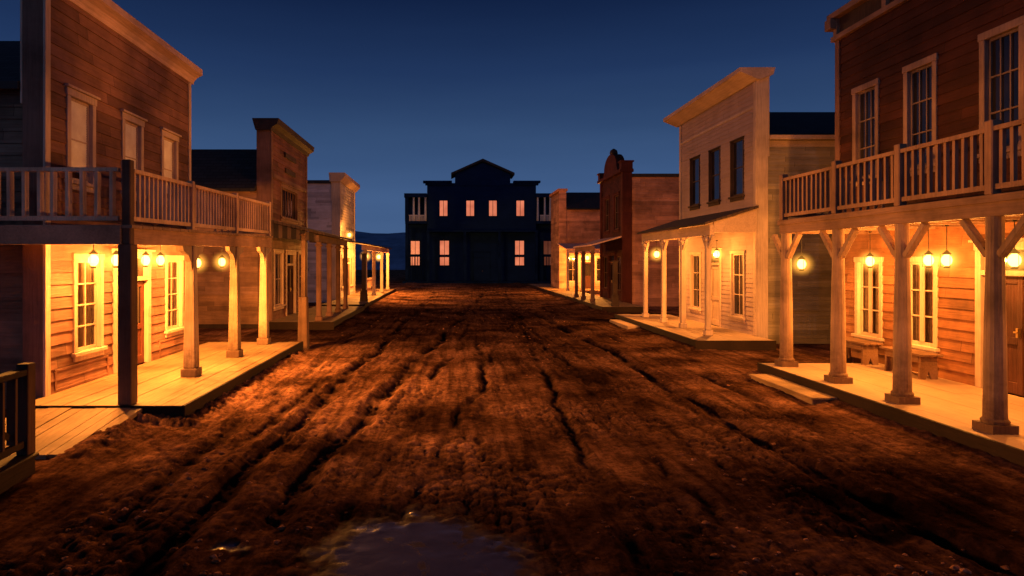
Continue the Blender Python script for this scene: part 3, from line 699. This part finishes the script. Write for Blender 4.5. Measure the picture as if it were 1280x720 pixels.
m = MB(); siding(m, *fs, XF+.502, 20, 0.2, 6.6, ops, .2); m.build('side_wall', M['tan_board_side'], b)
m = MB(); roof_plane(m, XF+.5, 20, 50.75, 6.5, 54, 8.1); m.build('roof', M['shingle_x'], b)
m = MB(); m.prism([(50.98, 3.75), (47.1, 3.3), (47.1, 3.36), (50.98, 3.85)], 'x', 8.4, 15); m.build('porch_roof', M['cream_trim_flat'], b)
m = MB(); m.box(8.45, 15, 47.2, 47.32, 3.02, 3.3); m.build('porch_beam', M['cream_trim_flat'], b)
for x in (8.55, 9.65, 11.2, 13): square_post(b, x, 47.26, .25, 3.02, .17, 'white_trim')
m = MB(); m.box(XB+.004, 15, 46.8, 51, .0, .25); m.build('side_porch', M['floor_boards'], b)

# ================================================================== END OF STREET: dark hall with lamplit windows
YH = 72.
b = thing('town_hall', 'dark two-storey hall with stepped pediment and glowing windows closing off the street', 'building', (3.3, YH, 0))
fh = ((0, YH, 0), (1, 0, 0), (0, -1, 0))
def hall_window(u, z0, w, h, split=None, fr_=fh, pm='lit'):
    a, e, z1 = u-w/2, u+w/2, z0+h
    m = MB(); t = .09
    obox(m, *fr_, a-t, a, -.1, .06, z0, z1); obox(m, *fr_, e, e+t, -.1, .06, z0, z1); obox(m, *fr_, a-t, e+t, -.1, .07, z1, z1+.12); obox(m, *fr_, a-t-.05, e+t+.05, -.1, .1, z0-.1, z0)
    if split: obox(m, *fr_, a, e, -.08, .03, split[0], split[1])
    obox(m, *fr_, u-.025, u+.025, -.075, -.03, z0, split[0] if split else z1)
    if split: obox(m, *fr_, u-.025, u+.025, -.075, -.03, split[1], z1)
    wo = m.build('window', M['hall_trim'], b)
    m = MB(); O_, U_, N_ = map(Vector, fr_)
    def P(uu, d, z): return O_+U_*uu+N_*d+Vector((0, 0, z))
    m.quad(P(a, -.07, z0), P(e, -.07, z0), P(e, -.07, z1), P(a, -.07, z1), N_); m.build('pane', M[pm], wo)
    return (a, e, z0, z1)
ops = [hall_window(u, 7.5, .86, 1.72) for u in (-.95, 2.05, 4.6, 7.68)] + [hall_window(u, 1.95, 1.0, 2.75, (2.85, 3.15)) for u in (-.85, 7.6)]
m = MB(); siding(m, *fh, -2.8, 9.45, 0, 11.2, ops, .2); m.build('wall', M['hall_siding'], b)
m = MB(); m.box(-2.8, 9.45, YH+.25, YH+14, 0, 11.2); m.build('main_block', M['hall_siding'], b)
m = MB(); m.box(-3.25, .0, YH-.45, YH+.5, 11.2, 11.42); m.box(6.9, 9.9, YH-.45, YH+.5, 11.2, 11.42); m.box(-3.0, .0, YH-.25, YH+.3, 10.95, 11.198); m.box(6.9, 9.7, YH-.25, YH+.3, 10.95, 11.198); m.build('cornice', M['hall_trim'], b)
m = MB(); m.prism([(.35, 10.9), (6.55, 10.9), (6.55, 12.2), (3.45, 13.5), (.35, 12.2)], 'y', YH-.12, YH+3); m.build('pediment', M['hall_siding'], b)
m = MB()
m.prism([(-.1, 12.05), (3.45, 13.62), (7.0, 12.05), (7.0, 12.3), (3.45, 13.88), (-.1, 12.3)], 'y', YH-.5, YH+3.2); m.build('gable_roof', M['shingle_x'], b)
m = MB(); m.prism([(YH+.3, 11.2), (YH+7, 12.0), (YH+14, 11.2)], 'x', -2.8, 9.45); m.build('roof', M['shingle_x'], b)
m = MB(); m.box(-2.8, 9.45, YH-2.0, YH-.03, 5.6, 5.8)
m.build('porch_canopy', M['hall_trim'], b)
for x in (-2.6, 1.4, 5.2, 9.25): square_post(b, x, YH-1.85, .2, 5.6, .28, 'hall_trim')
m = MB(); m.box(-5.4, 12.0, YH-2.2, YH-.03, -.1, .2); m.build('porch_floor', M['hall_trim'], b)
dr = door(b, fh, 3.35, .25, 1.8, 2.5, .5, 'hall_trim', 'hall_trim', 2)
for x0, x1, s in ((-5.25, -2.82, 1), (9.47, 11.9, -1)):      # side galleries
    m = MB(); m.box(x0, x1, YH+1.2, YH+9, 0, 6.6); m.build('wing', M['hall_siding'], b)
    m = MB(); m.box(x0, x1, YH-.4, YH+9, 6.6, 6.9); m.build('gallery_floor', M['hall_trim'], b)
    m = MB(); m.box(x0-.1, x1+.1 if s < 0 else x1, YH-.5, YH+9, 9.55, 10.0); m.build('gallery_roof', M['hall_trim'], b)
    m = MB(); m.box(x0, x1, YH+2.5, YH+2.6, 6.9, 9.55); m.build('gallery_wall', M['hall_siding'], b)
    xo = x0+.18 if s > 0 else x1-.18
    m = MB(); m.box(xo-.2, xo+.2, YH-.35, YH-.0, 6.9, 9.55); m.box(xo-.16, xo+.16, YH-.35, YH-.05, .2, 6.6); m.build('corner_post', M['hall_trim'], b)
    for k, xx in enumerate((x0+.95, x0+1.55, x1-.16) if s > 0 else (x0+.16, x0+.95, x0+1.55)):
        m = MB(); m.lathe(xx, YH-.2, [(.14, 6.9), (.13, 7.7), (.10, 9.4), (.15, 9.55)], 10); m.build('column', M['hall_pale'], b, smooth=True)
    m = MB(); m.box(x0+.4, x1-.05 if s > 0 else x1-.4, YH-.24, YH-.18, 7.5, 7.6)
    for k in range(12):
        xx = x0+.45+k*.15; m.box(xx, xx+.09, YH-.23, YH-.19, 6.9, 7.5)
    m.build('railing', M['hall_pale'], b)
    uc = x0+1.05 if s > 0 else x0+1.5
    hall_window(uc, 1.95, 1.0, 2.75, (2.9, 3.2), ((0, YH+1.09, 0), (1, 0, 0), (0, -1, 0)), 'lit' if s > 0 else 'lit_dim')
    m = MB()
    for k in range(5): m.box(uc-.65+k*.3, uc-.57+k*.3, YH+.2, YH+.26, .2, 3.0)
    m.box(uc-.75, uc+.75, YH+.18, YH+.28, 3.0, 3.1); m.build('porch_rail', M['hall_trim'], b)

# ================================================================== standing timber posts on the kerb line
def timber_post(label, x, y, h, hb, mat, wt=.12, wb=.28):
    t = thing('timber_post', label, 'post', (x, y, 0), 'tall timber posts beside the porches')
    m = MB(); m.bar((x, y, hb), (x+.01, y, h), wt, wt); m.build('shaft', M[mat], t, .01)
    m = MB(); a, c = wb/2, wb/2*.8
    m.add([(x-a, y-a, -.08), (x+a, y-a, -.08), (x+a, y+a, -.08), (x-a, y+a, -.08), (x-c, y-c, hb), (x+c, y-c, hb), (x+c, y+c, hb), (x-c, y+c, hb)],
          [(3,2,1,0),(4,5,6,7),(0,1,5,4),(1,2,6,5),(2,3,7,6),(3,0,4,7)])
    m.build('casing', M[mat], t, .012)
    m = MB(); m.box(x-wt/2-.03, x+wt/2+.03, y-wt/2-.03, y+wt/2+.03, h+.001, h+.06); m.build('cap', M[mat], t, .008)
timber_post('brown timber post with boxed foot at the end of the bright plank porch', -4.12, 17.75, 3.15, 1.45, 'old_wood')
timber_post('black timber post in front of the lamplit porch of the white building', -4.82, 35.0, 2.8, .85, 'dark_post', .22, .42)
timber_post('dark timber post on the boardwalk by the red domed shopfront', 7.9, 31.0, 2.4, .8, 'dark_post', .2, .34)

# ================================================================== lanterns
LAMP_COL = (1, .335, .05)
def lamp_data(p, smooth, r=.035):
    l = bpy.data.lights.new('lantern_flame', 'POINT'); l.energy = 1; l.color = LAMP_COL; l.shadow_soft_size = r
    l.use_nodes = True; nt = l.node_tree
    em = next(n for n in nt.nodes if n.type == 'EMISSION')
    fo = nt.nodes.new('ShaderNodeLightFalloff'); fo.inputs['Strength'].default_value = p; fo.inputs['Smooth'].default_value = smooth
    nt.links.new(fo.outputs['Quadratic'], em.inputs['Strength']); return l
def make_lantern(drop):
    t = thing('hanging_lantern', 'x', 'lantern', (0, 0, 0), 'lit hanging lanterns')
    m = MB(); prof = [(.03, -.10)]+[(.075*math.sin(a)+.008, -.10*math.cos(a)) for a in [math.pi*k/10 for k in range(2, 10)]]+[(.035, .10)]
    m.lathe(0, 0, prof, 16, cap=False); m.build('globe', M['globe'], t, smooth=True)
    m = MB(); m.lathe(0, 0, [(.30*math.sin(math.pi*k/14)+.0005, -.30*math.cos(math.pi*k/14)) for k in range(15)], 22); m.build('glow', M['glow'], t, smooth=True)  # emissive sphere added to imitate bloom round the lamp
    m = MB(); m.lathe(0, 0, [(.075, .105), (.07, .118), (.04, .145), (.02, .17), (.010, .18)], 14); m.build('hood', M['iron'], t)
    m = MB(); m.lathe(0, 0, [(.04, -.14), (.05, -.128), (.038, -.102)], 12)
    for k in range(3):
        a = 2*math.pi*k/3+.4; m.bar((.09*math.cos(a), .09*math.sin(a), -.115), (.09*math.cos(a), .09*math.sin(a), .105), .006, .006)
        m.bar((.04*math.cos(a), .04*math.sin(a), -.118), (.092*math.cos(a), .092*math.sin(a), -.115), .006, .006)
    m.build('cage', M['iron'], t)
    m = MB(); m.bar((0, 0, .18), (0, 0, drop), .009, .009); m.lathe(0, 0, [(.03, drop-.02), (.03, drop+.005)], 10); m.build('hanger', M['iron'], t)
    return t
protos = {}; used = []
def lantern(label, x, y, z, power, s=1., drop=.40, smooth=5.):
    o = dup(protos[drop], (x, y, z), label) if drop in protos else make_lantern(drop)
    protos.setdefault(drop, o)
    o.location = (x, y, z); o['label'] = label; used.append((o, power, smooth))
    o.scale = (s, s, s)
    return o
PL = 1500; PR = 640
lantern('lit lantern at the near window of the tan building, closest to the corner post', -6.15, 10.98, 2.46, PL*.9)
lantern('lit lantern just behind the dark corner post of the tan building', -6.15, 11.72, 2.46, PL*.7)
lantern('lit lantern over the double door of the tan building', -6.15, 12.85, 2.46, PL*.7)
lantern('lit lantern between the door and farther window of the tan building', -6.15, 13.5, 2.46, PL*.7)
lantern('lit lantern hanging clear between two posts of the tan building porch', -5.75, 14.45, 2.40, PL*.7)
lantern('lit lantern at the far end of the tan building porch', -5.75, 16.0, 2.42, PL*.7)
lantern('lit lantern at the far end of the red building porch', 7.32, 13.4, 2.38, PR*.8, 1., .62)
lantern('lit lantern hanging over the farther bench on the red porch', 8.72, 13.35, 2.44, PR, 1., .62)
lantern('lit lantern over the bench nearer the red building door', 8.75, 11.75, 2.46, PR, 1., .62)
lantern('lit lantern close beside the red building doorway', 8.75, 11.32, 2.46, PR, 1., .62)
lantern('lit lantern before the red building door, behind the nearest round post', 8.7, 9.9, 2.46, PR*.8, 1., .62)
lantern('extra lit lantern added out of view at the near end of the red building porch', 8.5, 7.6, 2.46, PR*.6, 1., .62)  # added out of view to light the foreground and the balconies opposite
lantern('lit lantern between the two far posts of the cream porch', 7.9, 24.7, 2.70, PR*1.7, 1.2)
lantern('lit lantern at the middle of the cream porch, by its nearest post', 8.4, 20.3, 2.66, PR*1.9, 1.1)
lantern('lit lantern under the white building porch, nearer of the two', -5.5, 40.8, 2.74, PL*2., 1.5)
lantern('lit lantern at the far end of the white building porch', -5.4, 47.2, 2.74, PL*2., 1.5)
lantern('lit lantern above the porch roof on the white building front', -6.1, 38.0, 3.98, PL*1.3, 1.2)
lantern('lit lantern under the tan house side porch, nearer the street', 10.0, 47.3, 2.66, PL*1.8, 1.5)
lantern('lit lantern under the tan house side porch, nearer the shopfront', 10.42, 47.3, 2.66, PL*1.4, 1.2)
for o, p, sm in used:                       # the flame of each lantern
    l = bpy.data.objects.new('lantern_flame', lamp_data(p, sm)); C.objects.link(l); l.parent = o

# ================================================================== the street: one sheet of rutted mud out to the hills
def fbm(x, y, s, o=4, H=1.): return mn.fractal(Vector((x*s, y*s, 3.1)), H, 2., o)
RUTS = [(-1.5, .10, .16, .09), (-2.35, .03, .14, .085), (4.25, -.02, .15, .10), (1.7, .06, .10, .05), (5.4, -.03, .12, .05), (.35, .05, .09, .04), (-3.2, .0, .12, .055), (3.1, -.05, .10, .045), (-.7, .08, .09, .045), (2.5, .02, .08, .035), (-2.9, .12, .10, .05), (3.7, -.06, .09, .04), (-.1, .15, .08, .04)]
def c01(v): return 0. if v < 0 else 1. if v > 1 else v
def height(x, y):
    """ground height, and how hollow, wet and shade-painted it is"""
    fade = c01((70-y)/50) if y > 20 else 1.
    edge = .35+.65*c01((x+4.3)/.8)*c01((6.5-x)/.8)
    z = .045*fbm(x, y, .35, 3)
    sm = fbm(x, y, 4.2, 4, .35)
    patch = fbm(x-20, y+9, .42, 3); rough = c01(.45+2.0*patch)
    z += (.012*fbm(x+7, y-3, 1.1, 3) + (.004+.013*rough)*sm)*edge
    # churned clods with sharp creases, and streaks drawn out along the street by wheels
    wx = x+.10*mn.noise(Vector((x*3, y*3, 11))); wy = y+.10*mn.noise(Vector((x*3, y*3, 17)))
    dv = mn.voronoi(Vector((wx*6.5, wy*5.0, 0)))[0]; cr = max(0., 1-(dv[1]-dv[0])/.25)
    z += rough*edge*(.020*(.45-dv[0])-.026*cr*cr)*fade
    z += .010*mn.fractal(Vector((x*6.5, y*.8, 4)), .55, 2., 4)*edge*fade
    hol = 0.
    for i, (x0, k, w, dp) in enumerate(RUTS):
        xc = x0+k*(y-9)+.22*mn.noise(Vector((i*9.3, y*.28, 0)))+.11*mn.noise(Vector((i*3.3, y*1.3, 5)))+.05*mn.noise(Vector((x*3, y*4, i*2.)))
        d = (x-xc)/w
        if abs(d) < 4:
            brk = c01((.85 if i < 4 else .5)+1.0*mn.noise(Vector((i*5.1+2, y*.45, 1)))+.9*mn.noise(Vector((i*7.7+2, y*1.9, 6))))
            g = math.exp(-d*d*abs(d)); sh = math.exp(-(abs(d)-1.6)**2*2.)
            tr = .5+.5*mn.noise(Vector((x*10, y*7.5, 2)))+.35*mn.noise(Vector((x*22, y*16, 8)))
            z += dp*brk*(-g*(.55+.75*tr)+.45*sh*(.35+1.1*tr))*fade
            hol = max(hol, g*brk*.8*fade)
    # smooth wet hollows in the foreground
    q = ((x+.28)/1.0)**2+((y-5.25)/1.1)**2+.5*fbm(x, y, 1.1, 3)
    wet = c01((1.7-q+.25*fbm(x, y, 4, 4, .5))*.62); wet = wet*wet*(3-2*wet)
    q3 = ((x+1.9)/.22)**2+((y-5.48)/.10)**2+.9*fbm(x+3, y, 5, 4, .5); w3 = .9*c01((1.0-q3)*1.5)
    q2 = ((x-3.95)/.6)**2+((y-5.8)/.2)**2+.5*fbm(x+3, y, 1.6, 3); w2 = c01((1.1-q2)*1.5)
    wet = max(wet, w3)
    z = z*(1-wet*(.96+.0*wet))-.012*wet+.004*wet*fbm(x, y, 2.5, 2)-.03*w2; hol = max(hol, w2*.9)
    nn = 1.5*fbm(x, y, .5, 3)
    painted_shade = max(c01((9.4+nn-y+.25*max(0, x))/3.), .62*c01((x+.6+.7*nn)/2.6), c01((y-16+nn)/4)*c01((37-y)/5)*.9)  # painted shade over the foreground, right side and far band
    # soil drifted against porch skirts and over the boardwalk edge
    z += .17*math.exp(-((x+4.62)/.26)**2-((y-8.7)/.8)**2)*(.85+.4*sm)
    z += .09*((math.exp(-(max(0, x+4.03)/.30)**2)*c01((17.4-y)/.6) if 9.5 < y < 17.4 else 0))*(.9+.5*sm)
    z += .09*((math.exp(-(max(0, 6.58-x)/.3)**2)*1.1 if y < 13.8 else 0)+(math.exp(-(max(0, 6.7-x)/.35)**2) if 17.6 < y < 26.4 else 0)+(math.exp(-(max(0, 7.14-x)/.4)**2) if y > 30 else 0)+(math.exp(-(max(0, x+4.24)/.35)**2) if y > 23 else 0))*(.95+.15*sm)
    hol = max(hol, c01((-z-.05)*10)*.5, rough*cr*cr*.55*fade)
    return z*c01((110-y)/20), hol*(1-wet), wet, painted_shade
xs = []; x = -5.2
while x < 7.2: xs.append(x); x += .025
lo = -5.2; st = .05; left = []
while lo > -420: lo -= st; st = min(st*1.18, 40); left.append(lo)
hi = xs[-1]; st = .05; right = []
while hi < 420: hi += st; st = min(st*1.18, 40); right.append(hi)
xs = left[::-1]+xs+right
ys = [-30, -10, 0, 2, 3]; y = 3.5
while y < 100: ys.append(y); y += max(.022, .0048*y)
st = 1.
while y < 500: ys.append(y); y += st; st *= 1.2
vs = []; hs = []; ws = []; ds = []
for y in ys:
    for x in xs:
        if -6.8 < x < 9.5 and 3 <= y < 100:
            z, h_, w_, d_ = height(x, y)
        else: z, h_, w_, d_ = (.05*fbm(x, y, .2, 2) if -30 < x < 30 else 0), 0, 0, 0
        if (x < -4.9 or x > 7.3): z = min(z, .0)*.5-.01
        vs.append((x, y, z)); hs.append(h_); ws.append(w_); ds.append(d_)
nx = len(xs); fsq = [(j*nx+i, j*nx+i+1, (j+1)*nx+i+1, (j+1)*nx+i) for j in range(len(ys)-1) for i in range(nx-1)]
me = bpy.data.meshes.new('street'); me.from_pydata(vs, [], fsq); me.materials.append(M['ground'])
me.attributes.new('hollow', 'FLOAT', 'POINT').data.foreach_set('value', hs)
me.attributes.new('painted_shade', 'FLOAT', 'POINT').data.foreach_set('value', ds)
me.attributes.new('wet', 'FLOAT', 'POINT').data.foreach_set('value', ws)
for p in me.polygons: p.use_smooth = True
o = bpy.data.objects.new('street', me); C.objects.link(o); o['kind'] = 'structure'

# loose clods of mud thrown up along the ruts
mb = MB(); rnd = random.Random(4)
for i in range(1500):
    y = 5+35*rnd.random()**1.8
    k = rnd.choice(RUTS) if rnd.random() < .75 else None
    x = (k[0]+k[1]*(y-9)+rnd.gauss(0, .28)) if k else rnd.uniform(-3.8, 6.2)
    if not -3.9 < x < 6.3: continue
    z, _, w_, _ = height(x, y)
    if w_ > .3: continue
    r = .010+.028*rnd.random()**2.5
    n0 = rnd.random()*50; vv = []
    for a, bb in ((0, 1), (1, .45), (2, -.2)):
        for q in range(6):
            t = q*math.pi/3+a*.4; rr = r*math.sqrt(max(.15, 1-bb*bb))*rnd.uniform(.65, 1.25)
            vv.append((x+rr*math.cos(t)*1.2, y+rr*math.sin(t), z+r*.6*bb*rnd.uniform(.7, 1.1)))
    ff = [tuple(range(6))]
    for a in range(2): ff += [(a*6+q, (a+1)*6+q, (a+1)*6+(q+1) % 6, a*6+(q+1) % 6) for q in range(6)]
    mb.add(vv, ff)
o = mb.build('mud', M['ground']); o['kind'] = 'stuff'

# far hills
xs2 = [-420+i*6 for i in range(141)]; vs = []; fs2 = []
prof = [(170, -1), (185, 2.5), (205, 8), (225, 12), (240, 13.5), (280, 10)]
for j, (y, z) in enumerate(prof):
    for x in xs2:
        k = 1+.28*mn.noise(Vector((x*.012, 0, 3)))+.10*mn.noise(Vector((x*.06, y*.05, 1)))
        vs.append((x, y+4*mn.noise(Vector((x*.03, y, 0))), z*k+(.5*mn.noise(Vector((x*.4, y, 2))) if j > 2 else 0)))
n2 = len(xs2); fs2 = [(j*n2+i, j*n2+i+1, (j+1)*n2+i+1, (j+1)*n2+i) for j in range(len(prof)-1) for i in range(n2-1)]
mb = MB(); mb.add(vs, fs2); o = mb.build('hills', M['hill'], None, smooth=True); o['kind'] = 'structure'

# ================================================================== night sky, moon, camera
w = bpy.data.worlds.new('World'); scene.world = w; w.use_nodes = True
nt = w.node_tree; nt.nodes.clear(); L = nt.links.new
out = nt.nodes.new('ShaderNodeOutputWorld'); bg = nt.nodes.new('ShaderNodeBackground'); L(bg.outputs[0], out.inputs[0])
sky = nt.nodes.new('ShaderNodeTexSky'); sky.sky_type = 'NISHITA'; sky.sun_disc = False
SUN_EL, SUN_AZ = R(28), R(205)
sky.sun_elevation = SUN_EL; sky.sun_rotation = SUN_AZ
tc = nt.nodes.new('ShaderNodeTexCoord'); sp = nt.nodes.new('ShaderNodeSeparateXYZ'); L(tc.outputs['Generated'], sp.inputs[0])
grad = ramp(nt, sp.outputs['Z'], [(0., (.062, .124, .268)), (.10, (.056, .116, .262)), (.19, (.034, .076, .182)), (.28, (.015, .038, .114)), (.38, (.0055, .0155, .058)), (1., (.003, .009, .040))])
cm = nt.nodes.new('ShaderNodeMapping'); cm.inputs['Scale'].default_value = (1.2, 1.2, 9); L(tc.outputs['Generated'], cm.inputs[0])
cn = nt.nodes.new('ShaderNodeTexNoise'); cn.inputs['Scale'].default_value = 1.6; cn.inputs['Detail'].default_value = 5; L(cm.outputs[0], cn.inputs['Vector'])
grad = mixc(nt, 1., grad, ramp(nt, cn.outputs['Fac'], [(.35, (.93, .94, .95)), (.7, (1.09, 1.07, 1.05))]), 'MULTIPLY')
tint = mixc(nt, 1., grad, mixc(nt, .0012, (1, 1, 1), sky.outputs[0], 'MIX'), 'MULTIPLY')
L(tint, bg.inputs[0]); bg.inputs[1].default_value = .93
sun = bpy.data.lights.new('moon', 'SUN'); sun.energy = .075; sun.angle = R(.5); sun.color = (.58, .72, 1)
so = bpy.data.objects.new('moon', sun); C.objects.link(so)
d = Vector((math.sin(SUN_AZ)*math.cos(SUN_EL), math.cos(SUN_AZ)*math.cos(SUN_EL), math.sin(SUN_EL)))
so.rotation_euler = (-d).to_track_quat('-Z', 'Y').to_euler(); so.location = (0, 0, 40)

cam = bpy.data.cameras.new('camera'); cam.sensor_width = 36; cam.lens = 22.5
cam.shift_x = 75/1280; cam.shift_y = -34/1280; cam.clip_end = 2000; cam.clip_start = .05
co = bpy.data.objects.new('camera', cam); C.objects.link(co); co.location = (0, 0, 2.45); co.rotation_euler = (R(90), 0, 0)
scene.camera = co
scene.view_settings.view_transform = 'Standard'; scene.view_settings.look = 'None'; scene.view_settings.exposure = 0
scene.cycles.use_denoising = True; scene.cycles.max_bounces = 6; scene.cycles.sample_clamp_indirect = 4
